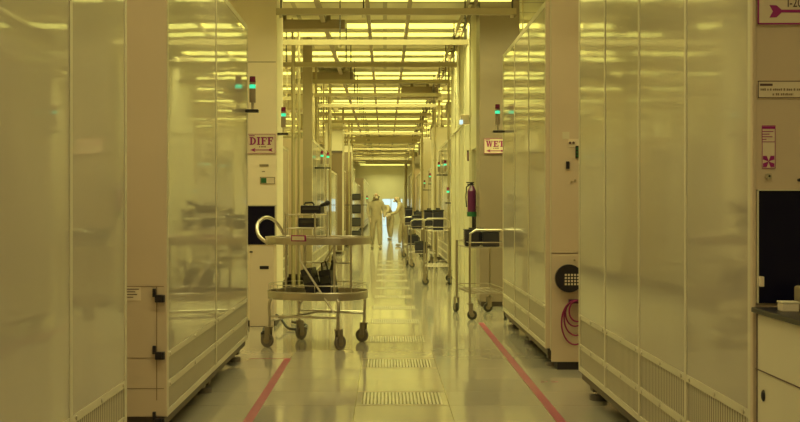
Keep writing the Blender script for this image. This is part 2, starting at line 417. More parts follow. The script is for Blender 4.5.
# ------------------------------------------------------------------ machines
def caster_foot(parent, x, y, hb, name='foot'):
    w = MB(); w.box(x - .045, x + .045, y - .055, y + .055, hb * .35, hb - .05, bev=.006)
    f = w.build(name, M['dark_base'], parent)
    MB().cyl((x, y, 0), (x, y, hb * .2), .058, n=16).build('pad', M['rubber'], f)
    MB().cyl((x, y, hb * .15), (x, y, hb * .5), .014, n=8).build('stem', M['steel'], f)
def machine(name, label, side, xf, y0, y1, h, width=1.4, bays=2, hb=.16, pan='panel', grille='slots', face='face', cat='machine', group='machines along the aisle', sill=.50, detail=True):
    sx = -1 if side == 'left' else 1
    X = lambda d: sx * (xf + d)                      # d = distance behind the aisle face
    def B(mb, d0, d1, ya, yb, z0, z1, bev=0): mb.box(min(X(d0), X(d1)), max(X(d0), X(d1)), ya, yb, z0, z1, bev)
    t = thing(name, label, cat, (X(width / 2), (y0 + y1) / 2, 0), group=group)
    w = MB(); B(w, .03, width, y0 + .02, y1 - .02, hb, h - .02); w.build('body', M[face], t)
    w = MB(); B(w, .02, width - .05, y0 + .04, y1 - .02, hb - .055, hb); w.build('base_rail', M['dark_base'], t)
    L = (y1 - y0) / bays
    w = MB()
    ct = h - .03
    for k in range(bays + 1):
        yy = y0 + k * L; a = yy - .02 if 0 < k < bays else (yy + .018 if k == 0 else yy - .04)
        B(w, 0, .035, a, a + .04, hb, h)
    for z in (hb, hb + .15, sill - .03):
        B(w, .001, .034, y0 + .03, y1 - .03, z, z + .032)
    B(w, .001, .034, y0 + .03, y1 - .03, h - .04, h)
    w.build('frame', M['frame'], t)
    for k in range(bays):
        a, b = y0 + k * L + .024, y0 + (k + 1) * L - .024
        if k == 0: a += .036
        w = MB(); B(w, .003, .022, a - .003, b + .003, sill + .002, h - .04, bev=.0015); p = w.build('side_panel', M[pan], t)
        if detail:
            for z0, z1 in ((hb + .034, hb + .148), (hb + .184, sill - .032)):
                w = MB(); B(w, .008, .02, a, b, z0, z1); w.build('grille', M[grille], t)
            for yy in (a + .05, (a + b) / 2, b - .05):
                for z in (hb + .166, sill - .014):
                    MB().cyl((X(-.004), yy, z), (X(.004), yy, z), .010, n=10).build('screw', M['steel'], t)
        else:
            w = MB(); B(w, .008, .02, a, b, hb + .034, sill - .032); w.build('grille', M['mesh'], t)
    # face towards the camera
    w = MB(); B(w, .001, width - .01, y0, y0 + .018, hb + .004, h - .004, bev=.003); w.build('end_panel', M[face], t)
    n = 2 if not detail else 3
    for k in range(n):
        yy = y0 + .25 + (y1 - y0 - .5) * k / (n - 1)
        caster_foot(t, X(.09), yy, hb)
    caster_foot(t, X(width - .12), y0 + .25, hb); caster_foot(t, X(width - .12), y1 - .25, hb)
    return t, X, B

def signal_tower(label, p, sx, h=.30, shelf=True, group='signal towers', xf=1.2):
    """p = point of the shelf; arm runs back to the machine in direction sx"""
    t = thing('signal_tower', label, 'signal light', tuple(p), group=group)
    x, y, z = p
    if shelf:
        w = MB(); w.box(x - .05 if sx > 0 else -xf - .001, xf + .001 if sx > 0 else x + .05, y - .04, y + .04, z - .012, z + .012, bev=.004); w.build('bracket', M['black'], t)
    MB().cyl((x, y, z), (x, y, z + .07), .012, n=8).build('pole', M['steel'], t)
    k = .026
    MB().cyl((x, y, z + .07), (x, y, z + .185), k, n=14).build('body', M['lens_grey'], t, smooth=True)
    MB().cyl((x, y, z + .187), (x, y, z + .217), k, n=14).build('green_lens', M['lens_green'], t, smooth=True)
    MB().cyl((x, y, z + .219), (x, y, z + .236), k, n=14).build('amber_lens', M['lens_grey'], t, smooth=True)
    MB().cyl((x, y, z + .238), (x, y, z + .285), k, k * .9, n=14).build('red_lens', M['lens_red'], t, smooth=True)
    return t

# A: nearest left machine
tA, X, B = machine('process_machine', 'nearest left machine, glossy cream side filling the left edge', 'left', 1.15, 1.6, 5.5, 2.80, bays=4, width=1.5)
signal_tower('green lit signal light up on the near end of the nearest left machine', (-1.35, 1.9, 2.80), -1, shelf=False)

# B: second left machine
tB, X, B = machine('process_machine', 'second left machine with black hinges on its narrow beige front', 'left', 1.15, 6.5, 10.35, 2.78, bays=2, width=1.5)
yB = 6.5
w = MB()
for y_ in (286.5, 358, 388.5):
    z = EYE - (y_ - VY) * yB / F
    w.box(-2.5, -1.165, yB - .0015, yB + .002, z - .0018, z + .0018)
w.box(-1.205, -1.2, yB - .0015, yB + .002, .25, EYE - (286.5 - VY) * yB / F)
w.build('panel_seam', M['faint'], tB)
for y_ in (298, 355, 421):
    z = EYE - (y_ - VY) * yB / F
    w = MB(); w.box(-1.208, -1.158, yB - .028, yB + .002, z - .022, z + .018, bev=.004)
    w.box(-1.222, -1.205, yB - .02, yB + .002, z + .006, z + .05, bev=.003)
    w.cyl((-1.165, yB - .03, z - .02), (-1.165, yB - .03, z + .016), .009, n=8)
    w.build('hinge', M['black'], tB)
zz = EYE - (291 - VY) * yB / F
lp = bx('label_plate', M['sign'], tB, -1.40, -1.285, yB - .003, yB, zz - .05, zz + .02)
w = MB()
for k, (a, b) in enumerate(((0, .09), (0, .07), (.01, .08), (0, .06))): w.box(-1.385 + a, -1.385 + b, yB - .0045, yB - .003, zz + .008 - k * .014, zz + .012 - k * .014)
w.build('print', M['ink'], lp)
signal_tower('signal light on a black bracket in front of the DIFF column', (-1.095, 10.2, at(254, 111, 10.2).z), -1, xf=1.15)

# DIFF column
def tall_column(name, label, side, xf, y0, y1, width, h, face='face_light', cat='cabinet'):
    sx = -1 if side == 'left' else 1
    t = thing(name, label, cat, (sx * (xf + width / 2), (y0 + y1) / 2, 0), group='tall cabinets along the aisle')
    xa, xb = sorted((sx * xf, sx * (xf + width)))
    w = MB(); w.box(xa, xb, y0, y1, .06, h, bev=.006); w.build('cabinet_body', M[face], t)
    w = MB(); w.box(xa + .02, xb - .02, y0 + .03, y1 - .03, 0, .06); w.build('plinth', M['dark_base'], t)
    return t, xa, xb
YD = 13.0
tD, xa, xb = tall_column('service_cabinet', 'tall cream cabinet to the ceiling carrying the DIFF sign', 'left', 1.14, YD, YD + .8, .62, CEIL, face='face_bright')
def zD(py, Y=YD): return EYE - (py - VY) * Y / F
def xD(px, Y=YD): return (px - VX) * Y / F
w = MB(); 
for y_ in (62,): w.box(xa + .01, xb - .01, YD - .002, YD + .002, zD(y_) - .004, zD(y_) + .004)
w.box(xD(250), xD(274), YD - .002, YD + .002, zD(258), zD(257.3))
w.build('panel_seam', M['duct'], tD)
bk = bx('black_window', M['black_glass'], tD, xD(247.5), xD(275), YD - .012, YD + .01, zD(244.5), zD(206))
fr = MB(); fr.box(xD(275), xD(276.5), YD - .02, YD, zD(246), zD(205)); fr.box(xD(247), xD(276.5), YD - .02, YD, zD(206), zD(204.8)); fr.build('trim', M['frame'], bk)
lb = bx('lower_box', M['sign'], tD, xD(250), xD(274), YD - .03, YD, zD(326), zD(246))
bx('slot', M['black'], lb, xD(260), xD(269), YD - .034, YD - .029, zD(269), zD(265.8))
bx('handle', M['black'], lb, xD(250), xD(253), YD - .04, YD - .029, zD(252.5), zD(251))
bx('power_socket', M['duct'], tD, xD(259.5), xD(268.5), YD - .008, YD, zD(166.5), zD(164.3))
pl = bx('small_sign', M['sign'], tD, xD(260), xD(275), YD - .006, YD, zD(184), zD(177))
bx('green_square', M['green'], pl, xD(261), xD(266.5), YD - .009, YD - .006, zD(183), zD(178))
w = MB(); 
for a, b, c, e in ((260, 275, 177, 177.6), (260, 275, 183.4, 184), (260, 260.7, 177, 184), (274.3, 275, 177, 184)): w.box(xD(a), xD(b), YD - .009, YD - .006, zD(e), zD(c))
w.build('border', M['duct'], pl)
w = MB(); w.box(xD(262), xD(265), YD - .004, YD, zD(172), zD(171)); w.build('latch', M['duct'], tD)

# slab-serif glyphs on a unit grid (height 1)
def glyph(ch):
    s = .16
    R = []
    if ch == 'I': return .42, [(.10, 0, .32, 1), (0, 0, .42, s * .7), (0, 1 - s * .7, .42, 1)], []
    if ch == 'F': return .72, [(.10, 0, .32, 1), (0, 0, .44, s * .7), (0, 1 - s * .8, .72, 1), (.62, .68, .72, 1), (.3, .46, .54, .58), (.48, .38, .56, .66)], []
    if ch == 'E': return .76, [(.10, 0, .32, 1), (0, 0, .76, s * .8), (0, 1 - s * .8, .72, 1), (.62, .70, .72, 1), (.3, .46, .54, .58), (.48, .38, .56, .66), (.66, 0, .76, .32)], []
    if ch == 'T': return .8, [(.29, 0, .51, 1), (.18, 0, .62, s * .7), (0, 1 - s * .8, .8, 1), (0, .66, .1, 1), (.7, .66, .8, 1)], []
    if ch == 'D':
        out = [(.28 + .52 * math.sin(a) , .5 + .5 * math.cos(a)) for a in [PI * k / 12 for k in range(13)]]
        inn = [(.28 + .30 * math.sin(a), .5 + .37 * math.cos(a)) for a in [PI * k / 12 for k in range(13)]]
        quads = [[out[k], out[k + 1], inn[k + 1], inn[k]] for k in range(12)]
        return .82, [(.10, 0, .32, 1), (0, 0, .32, s * .7), (0, 1 - s * .7, .32, 1)], quads
    if ch == 'W':
        q = [[(.06, 1), (.28, 1), (.42, 0), (.26, 0)], [(.30, 0), (.40, 0), (.60, 1), (.50, 1)], [(.48, 1), (.68, 1), (.80, 0), (.66, 0)], [(.70, 0), (.78, 0), (1.0, 1), (.90, 1)]]
        return 1.06, [(0, 1 - s * .6, .34, 1), (.42, 1 - s * .6, .70, 1), (.80, 1 - s * .6, 1.06, 1)], q
def slab_text(word, x0, z0, width, height, y, name, parent, th=.003):
    gl = [glyph(c) for c in word]; gap = .09
    tot = sum(g[0] for g in gl) + gap * (len(gl) - 1); kx = width / tot
    w = MB(); cx = 0
    mx = Matrix(((1, 0, 0, 0), (0, 0, 1, 0), (0, 1, 0, 0), (0, 0, 0, 1)))
    for adv, boxes, quads in gl:
        for a, b, c, e in boxes: w.box(x0 + (cx + a) * kx, x0 + (cx + c) * kx, y - th, y, z0 + b * height, z0 + e * height)
        for q in quads: w.prism([(x0 + (cx + p[0]) * kx, z0 + p[1] * height) for p in q], y - th, y, mx)
        cx += adv + gap
    return w.build(name, M['red'], parent)
def arrow_poly(w, x0, x1, z, hh, y, double=True, rev=False):
    mx = Matrix(((1, 0, 0, 0), (0, 0, 1, 0), (0, 1, 0, 0), (0, 0, 0, 1)))
    L = hh * 2.6
    w.prism([(x0, z), (x0 + L, z + hh), (x0 + L * .8, z), (x0 + L, z - hh)], y - .003, y, mx)
    w.box(x0 + L * .7, x1 - (L * .5), y - .003, y, z - hh * .2, z + hh * .2)
    w.prism([(x1 - L * .2, z), (x1, z + hh * .9), (x1 - L * .75, z + hh * .3), (x1 - L * .75, z - hh * .3), (x1, z - hh * .9)], y - .003, y, mx)
def hung_sign(label, Y, px0, px1, py0, py1, word, sub):
    x0, x1, z0, z1 = xD(px0, Y), xD(px1, Y), zD(py1, Y), zD(py0, Y)
    t = thing('wall_sign', label, 'sign', ((x0 + x1) / 2, Y, (z0 + z1) / 2), group='red area signs')
    bx('board', M['sign'], t, x0, x1, Y - .012, Y - .004, z0, z1)
    w = MB(); e = .0045
    for a in ((x0, x1, z0, z0 + e), (x0, x1, z1 - e, z1), (x0, x0 + e, z0, z1), (x1 - e, x1, z0, z1)): w.box(a[0], a[1], Y - .015, Y - .012, a[2], a[3])
    w.build('border', M['red'], t)
    W, H = x1 - x0, z1 - z0
    slab_text(word, x0 + W * .08, z0 + H * .44, W * .84, H * .40, Y - .012, 'lettering', t)
    w = MB(); arrow_poly(w, x0 + W * .10, x1 - W * .10, z0 + H * .18, H * .105, Y - .012); w.build('arrow', M['red'], t)
    w = MB()
    for a, b in ((.42, .46), (.49, .53), (.54, .58), (.60, .66)): w.box(x0 + W * a, x0 + W * b, Y - .014, Y - .012, z0 + H * .31, z0 + H * .38)
    w.build('small_print', M['faint'], t)
    w = MB(); w.box(x0 + W * .06, x0 + W * .26, Y - .014, Y - .012, z1 - H * .11, z1 - H * .07); w.build('heading', M['red'], t)
    return t
hung_sign('white sign reading DIFF in red on the left cabinet', YD - .001, 247.5, 275.5, 134, 153.5, 'DIFF', 'C-104')
signal_tower('signal light right of the DIFF sign on a thin black bracket', (xD(283.5, 13.1), 13.1, zD(134, 13.1)), -1, xf=1.14)

# machines further on the left
def far_machine(label, side, xf, y0, y1, h, **k):
    return machine('process_machine', label, side, xf, y0, y1, h, detail=False, **k)
far_machine('low left machine right behind the DIFF cabinet, before the grey post', 'left', 1.50, 14.1, 19.2, 2.15, bays=3, pan='panel_b')
tP = thing('support_post', 'slim grey post to the ceiling left of the aisle, above the cart', 'post', (-1.22, 19.47, 0))
bx('shaft', M['duct'], tP, -1.29, -1.15, 19.4, 19.54, .02, CEIL); bx('base_plate', M['strut'], tP, -1.33, -1.12, 19.36, 19.58, 0, .02)
far_machine('left machine just beyond the slim grey post', 'left', 1.17, 19.9, 25.0, 2.35, bays=4, pan='panel_b')
far_machine('left machine just before the tall brown-windowed cabinet', 'left', 1.19, 25.4, 30.6, 2.05, bays=3, pan='panel')
t31, a, b = tall_column('storage_cabinet', 'tall cabinet with cream top and brown window, left of the walkers', 'left', 1.10, 31.96, 33.1, .46, 3.42)
bx('brown_window', M['brown_glass'], t31, a + .01, b - .01, 31.93, 31.96, .1, 2.62)
bx('shelf_edge', M['dark_base'], t31, a, b, 31.92, 31.96, 2.62, 2.68)
t38, a, b = tall_column('storage_cabinet', 'narrower brown-fronted cabinet further down, left of the walkers', 'left', 1.02, 38, 39, .24, 3.1)
bx('brown_window', M['brown_glass'], t38, a + .01, b - .01, 37.97, 38, .1, 2.9)
far_machine('left machine between the two brown-fronted cabinets', 'left', 1.2, 33.6, 37.6, 2.3, bays=3)
far_machine('left machine beyond the narrower brown-fronted cabinet', 'left', 1.12, 39.4, 46, 2.6, bays=3)
far_machine('left machine second from the far end wall', 'left', 1.2, 46.6, 60, 2.2, bays=6)
far_machine('left machine nearest the far end wall', 'left', 1.05, 60.8, 79, 2.6, bays=6)

# A right with I-205 sign
YA = 4.4
tR, X, B = machine('process_machine', 'nearest right machine, cream front with printed labels facing the camera', 'right', 1.31, YA, 8.35, 2.86, bays=4, width=1.5, pan='panel_b', sill=.54)
# corner post, ribs
bx('corner_post', M['face'], tR, 1.308, 1.3215, YA - .008, YA + .02, .16, 2.86, bev=.003)
x7, z7 = (lambda p: xD(p, YA)), (lambda p: zD(p, YA))
bx('black_recess', M['black_glass'], tR, x7(757), 2.55, YA - .012, YA + .01, .93, z7(190.5))
w = MB(); w.box(x7(756), x7(757.2), YA - .02, YA, .93, z7(190)); w.box(x7(756), 2.55, YA - .02, YA, z7(190.8), z7(189.6)); w.build('recess_trim', M['frame'], tR)
w = MB(); w.box(x7(757), x7(761), YA - .04, YA - .01, z7(286), z7(276), bev=.002); w.build('latch', M['sign'], tR)
pl = bx('name_plate', M['sign'], tR, x7(757.5), x7(815), YA - .006, YA, z7(98), z7(81))
w = MB(); zz = .0012
for a, b, c, e in ((757.5, 815, 81, 81.7), (757.5, 815, 97.4, 98), (757.5, 758.1, 81, 98)): w.box(x7(a), x7(b), YA - .0075, YA - .006, z7(e), z7(c))
w.build('border', M['ink'], pl)
w = MB(); w.box(x7(759.5), x7(772), YA - .0075, YA - .006, z7(86), z7(83.8)); w.build('logo_bar', M['ink'], pl)
w = MB(); random.seed(3)
for a0, a1, zc_, hh_ in ((760, 812, 89.6, .0042), (772, 792.5, 94.4, .0042)):
    a = a0
    while a < a1:
        b = a + random.uniform(.9, 1.7)
        w.box(x7(a), x7(min(b, a1)), YA - .0072, YA - .006, z7(zc_) - hh_, z7(zc_) + hh_ * random.uniform(.6, 1)); a = b + random.choice((.5, .5, .6, 1.6))
w.build('faint_print', M['faint'], pl)
lb = bx('warning_label', M['sign'], tR, x7(761.5), x7(775), YA - .004, YA, z7(168.5), z7(125.5))
w = MB()
w.box(x7(762), x7(774.5), YA - .0055, YA - .004, z7(129), z7(126.3))
for k, e in enumerate((773, 769, 772, 766)): w.box(x7(762), x7(e), YA - .0055, YA - .004, z7(132 + k * 2.6), z7(131.2 + k * 2.6))
w.box(x7(761.8), x7(774.8), YA - .0055, YA - .004, z7(142.2), z7(141.6))
for a, b, c, e in ((761.5, 775, 125.5, 126), (761.5, 775, 168, 168.5), (761.5, 762, 125.5, 168.5), (774.5, 775, 125.5, 168.5)): w.box(x7(a), x7(b), YA - .0055, YA - .004, z7(e), z7(c))
w.build('print', M['red'], lb)
w = MB(); mxp = Matrix(((1, 0, 0, 0), (0, 0, 1, 0), (0, 1, 0, 0), (0, 0, 0, 1)))
cx, cz, q = x7(768.2), z7(161.5), .020
for s1, s2 in ((1, 1), (1, -1), (-1, 1), (-1, -1)): w.prism([(cx, cz), (cx + s1 * q, cz + s2 * q * .35), (cx + s1 * q, cz + s2 * q), (cx + s1 * q * .35, cz + s2 * q)], YA - .006, YA - .004, mxp)
w.build('hazard_symbol', M['red'], lb)
w = MB(); w.cyl((x7(767.5), YA - .016, z7(176.5)), (x7(767.5), YA, z7(176.5)), .010, n=14); lk = w.build('lock', M['steel'], tR, smooth=True)
w = MB(); w.cyl((x7(768), YA - .018, z7(176.2)), (x7(768), YA - .015, z7(176.2)), .004, n=8); w.build('keyhole', M['black'], lk)
w = MB(); w.cyl((x7(799), YA - .01, z7(180)), (x7(799), YA, z7(180)), .006, n=10); w.build('stud', M['black'], tR)
# sign I-205
Ys = YA - .002
t = thing('wall_sign', 'large sign with I-20 lettering and red arrow at the top right corner', 'sign', (x7(800), Ys, z7(-5)), group='red area signs')
sx0, sx1, sz0, sz1 = x7(756.5), x7(856), z7(25), z7(-46)
bx('board', M['sign'], t, sx0, sx1, Ys - .008, Ys, sz0, sz1)
w = MB(); e = .0062
for a in ((sx0, sx1, sz0, sz0 + e), (sx0, sx1, sz1 - e, sz1), (sx0, sx0 + e, sz0, sz1), (sx1 - e, sx1, sz0, sz1)): w.box(a[0], a[1], Ys - .010, Ys - .008, a[2], a[3])
w.build('border', M['red'], t)
text('I-20', 'lettering', M['ink'], t, x7(786), Ys - .009, z7(7.4), .048).scale.x = .72
w = MB()
w.prism([(x7(768.5), z7(5.5)), (x7(775.5), z7(5.8)), (x7(780.5), z7(10.2)), (x7(844), z7(9.8)), (x7(844), z7(12.8)), (x7(780.5), z7(13)), (x7(775.5), z7(17.8)), (x7(768.5), z7(18)), (x7(772), z7(11.8))], Ys - .010, Ys - .008, mxp)
w.build('arrow', M['red'], t)
# low cabinet before it
t = thing('low_cabinet', 'cream low cabinet with thin dark worktop at the right edge', 'cabinet', (1.66, 3.7, 0))
bx('cabinet_body', M['face_light'], t, 1.312, 2.0, 3.05, YA - .03, .05, .90, bev=.006)
bx('worktop', M['black'], t, 1.296, 2.02, 3.03, YA - .03, .90, .918, bev=.003)
bx('plinth', M['dark_base'], t, 1.35, 1.98, 3.1, YA - .06, 0, .05)
w = MB(); w.box(1.3085, 1.312, 3.06, YA - .04, .70, .703); w.box(1.3085, 1.312, YA - .055, YA - .05, .06, .9); w.build('panel_seam', M['ink'], t)
MB().sph((1.309, 4.27, .62), .013, (.6, 1, 1.6)).build('knob', M['black'], t, smooth=True)
def on_top(p): return p
o = thing('paper_box', 'small cream box lying on the dark worktop', 'box', (x7(780) * .955, 4.2, .918))
bx('carton', M['sign'], o, 1.345, 1.40, 4.17, 4.23, .918, .945, bev=.003); bx('lid', M['face_light'], o, 1.343, 1.402, 4.168, 4.232, .945, .952, bev=.002)
o = thing('control_pendant', 'dark control box standing on the worktop against the black recess', 'control box', (1.47, 4.22, .918))
bx('casing', M['duct'], o, 1.42, 1.52, 4.15, 4.29, .918, 1.0, bev=.008); bx('button_panel', M['black'], o, 1.43, 1.51, 4.146, 4.152, .93, .985)

# C: second right machine
YC = 9.6
tC, X, B = machine('process_machine', 'second right machine, cream front with black round fan and hose', 'right', 1.25, YC, 13.1, 2.87, bays=3, width=1.5, pan='panel_b', face='face')
xc, zc = (lambda p: xD(p, YC)), (lambda p: zD(p, YC))
fp = bx('front_cover', M['face'], tC, xc(551), xc(586), YC - .02, YC, .06, zc(254), bev=.003)
fq = bx('upper_cover', M['face'], tC, xc(551), xc(586), YC - .02, YC, zc(253), zc(0), bev=.003)
bx('kick_plate', M['black'], tC, xc(557), xc(586), YC - .018, YC + .3, .0, .06)
w = MB(); w.box(xc(550), xc(551), YC - .022, YC - .001, zc(350), zc(0)); w.build('edge_trim', M['face_light'], tC)
fc = (xc(567.5) + .005, YC - .02, zc(278))
w = MB(); w.cyl((fc[0], YC - .06, fc[2]), (fc[0], YC - .02, fc[2]), .108, n=32); fan = w.build('round_fan', M['black'], tC, smooth=True)
w = MB()
for i in range(5):
    for j in range(4):
        a, b = fc[0] - .035 + i * .024, fc[2] + .035 - j * .024
        w.box(a, a + .015, YC - .063, YC - .059, b - .015, b)
w.build('vent_grid', M['sign'], fan)
for dy, rr in ((0, .012),):
    w = MB(); w.cyl((xc(574), YC - .03, zc(260)), (xc(574), YC - .02, zc(260)), .008, n=8); w.build('stud', M['duct'], tC)
bp = bx('button_plate', M['sign'], tC, xc(568), xc(586), YC - .024, YC - .02, zc(147), zc(139))
for p in (569.5, 573): MB().cyl((xc(p), YC - .032, zc(143)), (xc(p), YC - .024, zc(143)), .010, n=10).build('button', M['ink'], bp)
bx('screen', M['black'], tC, xc(575), xc(583), YC - .035, YC - .02, zc(158), zc(146))
w = MB(); 
for k in range(3): w.box(xc(575.6), xc(577.5), YC - .038, YC - .035, zc(157 - k * 3.6), zc(155 - k * 3.6))
w.build('indicator', M['green'], tC)
bx('switch', M['black'], tC, xc(565.5), xc(568.8), YC - .04, YC - .02, zc(169), zc(161.5), bev=.003)
w = MB(); w.box(xc(562), xc(569), YC - .022, YC - .02, zc(139), zc(132)); w.build('sticker', M['face_light'], tC)
for p, q in ((571, 182), (574.5, 180.5)): MB().cyl((xc(p), YC - .03, zc(q)), (xc(p), YC - .02, zc(q)), .009, n=8).build('valve', M['duct'], tC)
hs = thing('red_hose_coil', 'loops of dark red hose hanging below the round fan', 'hose', (xc(573), YC - .05, zc(300)))
hb_ = bx('hose_hook', M['ext_red'], hs, xc(568), xc(578), YC - .05, YC - .02, zc(303), zc(299))
for n_, (rx, rz, oz, ox) in enumerate(((.075, .10, 0, 0), (.092, .135, 0, .004), (.105, .17, 0, -.004), (.062, .08, .0, .01))):
    pts = [(xc(573) + ox + .01 + rx * math.sin(a) * (1.0), YC - .045 - .012 * n_, zc(300) - rz + rz * math.cos(a)) for a in [2 * PI * k / 28 for k in range(28)]]
    MB().tube(pts, .0065, 8, closed=True).build('hose_loop', M['magenta'], hs, smooth=True)
signal_tower('signal light just right of the WET sign on a black bracket', (at(497.5, 131, 12.95).x, 12.95, at(497, 131.5, 12.95).z), 1, xf=1.25)
tw = signal_tower('signal light atop the nearest right machine', (1.55, 7.0, 2.86), 1, shelf=False)

# WET column, clean wall with door, lamp, extinguisher
YW = 15.5
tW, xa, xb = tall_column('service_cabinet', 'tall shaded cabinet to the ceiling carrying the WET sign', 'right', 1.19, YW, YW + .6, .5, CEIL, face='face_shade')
hung_sign('white sign reading WET in red, partly behind the right machine', YW - .001, 484, 506, 138.5, 153.5, 'WET', 'C-210')
w = MB(); w.box(1.20, 1.28, 16.15, 16.25, 0, CEIL)
w.box(1.20, 1.26, 17.15, 22.4, 0, CEIL); w.box(1.20, 1.26, 16.25, 17.15, 2.04, CEIL)
for k in range(5): w.box(1.185, 1.2, 17.3 + k * 1.2, 17.34 + k * 1.2, .0, CEIL)
w.box(1.185, 1.2, 17.15, 22.4, 2.5, 2.55)
struct(w.build('wall_partition', M['wall']))
dr = struct(bx('door_2', M['brown_glass'], None, 1.235, 1.26, 16.27, 17.13, .02, 2.02))
bx('handle', M['black'], dr, 1.20, 1.235, 17.0, 17.03, .95, 1.15)
t = thing('fire_extinguisher', 'dark red fire extinguisher on the wall behind the right cart', 'extinguisher', (at(471, 216, 16.0).x, 15.9, at(471, 217, 16).z))
ex = at(471, 200, 15.9); ez0 = zD(216.5, 15.9)
cxx = 1.118
w = MB(); w.cyl((cxx, 15.9, ez0 + .06), (cxx, 15.9, ez0 + .33), .056, n=20); w.cyl((cxx, 15.9, ez0 + .33), (cxx, 15.9, ez0 + .40), .056, .02, n=20)
w.build('cylinder_body', M['ext_red'], t, smooth=True)
MB().cyl((cxx, 15.9, ez0), (cxx, 15.9, ez0 + .06), .063, n=20).build('green_base', M['green'], t, smooth=True)
w = MB(); w.cyl((cxx, 15.9, ez0 + .39), (cxx, 15.9, ez0 + .43), .02, n=10); w.box(cxx - .07, cxx + .03, 15.89, 15.91, ez0 + .43, ez0 + .445); w.box(cxx - .06, cxx + .03, 15.89, 15.91, ez0 + .41, ez0 + .42); w.build('valve', M['black'], t)
MB().tube([(cxx - .02, 15.88, ez0 + .42), (cxx - .07, 15.87, ez0 + .38), (cxx - .078, 15.87, ez0 + .25), (cxx - .07, 15.87, ez0 + .12)], .009).build('hose', M['black'], t, smooth=True)
w = MB(); w.box(cxx + .05, 1.19, 15.86, 15.94, ez0 + .1, ez0 + .14); w.box(cxx + .05, 1.19, 15.86, 15.94, ez0 + .28, ez0 + .31); w.build('wall_bracket', M['steel'], t)
t = thing('emergency_light', 'small white box lamp with bluish lens high on the right wall', 'lamp', (1.1, 17.5, 2.44))
bx('casing', M['sign'], t, 1.07, 1.2, 17.45, 17.62, 2.42, 2.56, bev=.012)
bx('lens', M['pane_blue'], t, 1.055, 1.10, 17.43, 17.52, 2.42, 2.48, bev=.008)
t = thing('red_alarm_strip', 'thin red strip on the wall between lamp and extinguisher', 'alarm', (1.18, 17.4, 1.95))
bx('strip', M['ext_red'], t, 1.165, 1.186, 17.45, 17.5, 1.90, 2.03, bev=.004); bx('cap', M['black'], t, 1.162, 1.187, 17.448, 17.502, 2.03, 2.05)
far_machine('right machine just beyond the pale wall panel with the door', 'right', 1.22, 22.9, 28.4, 2.55, bays=4, pan='panel')
t, a, b = tall_column('storage_cabinet', 'bright tall cabinet on the right where the dark pod carts stand', 'right', 1.12, 28.9, 29.8, .5, 3.1)
far_machine('right machine behind the bright tall cabinet', 'right', 1.26, 30.2, 36.4, 2.3, bays=4, pan='panel')
t, a, b = tall_column('storage_cabinet', 'distant tall cabinet on the right of the walkers', 'right', 1.08, 37, 38, .5, 3.3)
far_machine('right machine beyond the distant tall cabinet', 'right', 1.2, 38.5, 48, 2.4, bays=5)
far_machine('right machine second from the far end wall', 'right', 1.15, 48.6, 62, 2.7, bays=5)
far_machine('right machine nearest the far end wall', 'right', 1.3, 62.8, 79, 2.3, bays=5)

for i, (px, py, Y, sx, lab) in enumerate((
    (441, 175, 26.8, 1, 'green lit signal light, left of a close pair on the far right side'),
    (446, 175, 24.0, 1, 'green lit signal light, right of a close pair on the far right side'),
    (424.5, 190, 36, 1, 'tiny green signal light near the walkers on the right'),
    (430, 184, 33, 1, 'tiny green signal light above the dark pods on the right'),
    (448, 203, 22.2, 1, 'low green signal light just left of the extinguisher'),
    (322, 168, 20.6, -1, 'green signal light, left one of a pair beside the tall cabinet'),
    (328, 168, 22.5, -1, 'green signal light, right one of a pair beside the tall cabinet'),
    (367, 205, 37.4, -1, 'tiny green signal light beside the left walker'))):
    p = at(px, py, Y)
    xf = 1.22 if 22.9 < Y < 28.4 else 1.26 if 30.2 < Y < 36.4 else 1.17 if Y < 25 and sx < 0 else 1.2
    if Y == 22.2: xf = 1.185
    signal_tower(lab, (sx * min(abs(p.x), xf - .05), Y, p.z), sx, xf=xf)

# ------------------------------------------------------------------ carts
def caster(parent, x, y, ht=.19, r=.06, rot=0, name='caster', tyre='rubber'):
    w = MB(); w.cyl((x, y, ht - .012), (x, y, ht), .035, n=12); 
    mx = Matrix.Translation((x, y, 0)) @ Matrix.Rotation(rot, 4, 'Z')
    w.boxm(.008, .05, ht - r - .01, mx @ Matrix.Translation((.022, .012, (ht + r) / 2)))
    w.boxm(.008, .05, ht - r - .01, mx @ Matrix.Translation((-.022, .012, (ht + r) / 2)))
    c = w.build(name, M['steel_sat'], parent, local=True)
    cc = mx @ Vector((0, .025, r)); ax = mx.to_3x3() @ Vector((1, 0, 0))
    MB().cyl(cc - ax * .014, cc + ax * .014, r, n=20).build('wheel', M[tyre], c, local=True, smooth=True)
    MB().cyl(cc - ax * .016, cc + ax * .016, r * .5, n=14).build('hub', M['duct'], c, local=True, smooth=True)
    return c
def oval(a, b, n=36, p=2.6):
    out = []
    for k in range(n):
        t = 2 * PI * k / n; c, s = math.cos(t), math.sin(t)
        out.append((a * math.copysign(abs(c) ** (2 / p), c), b * math.copysign(abs(s) ** (2 / p), s)))
    return out
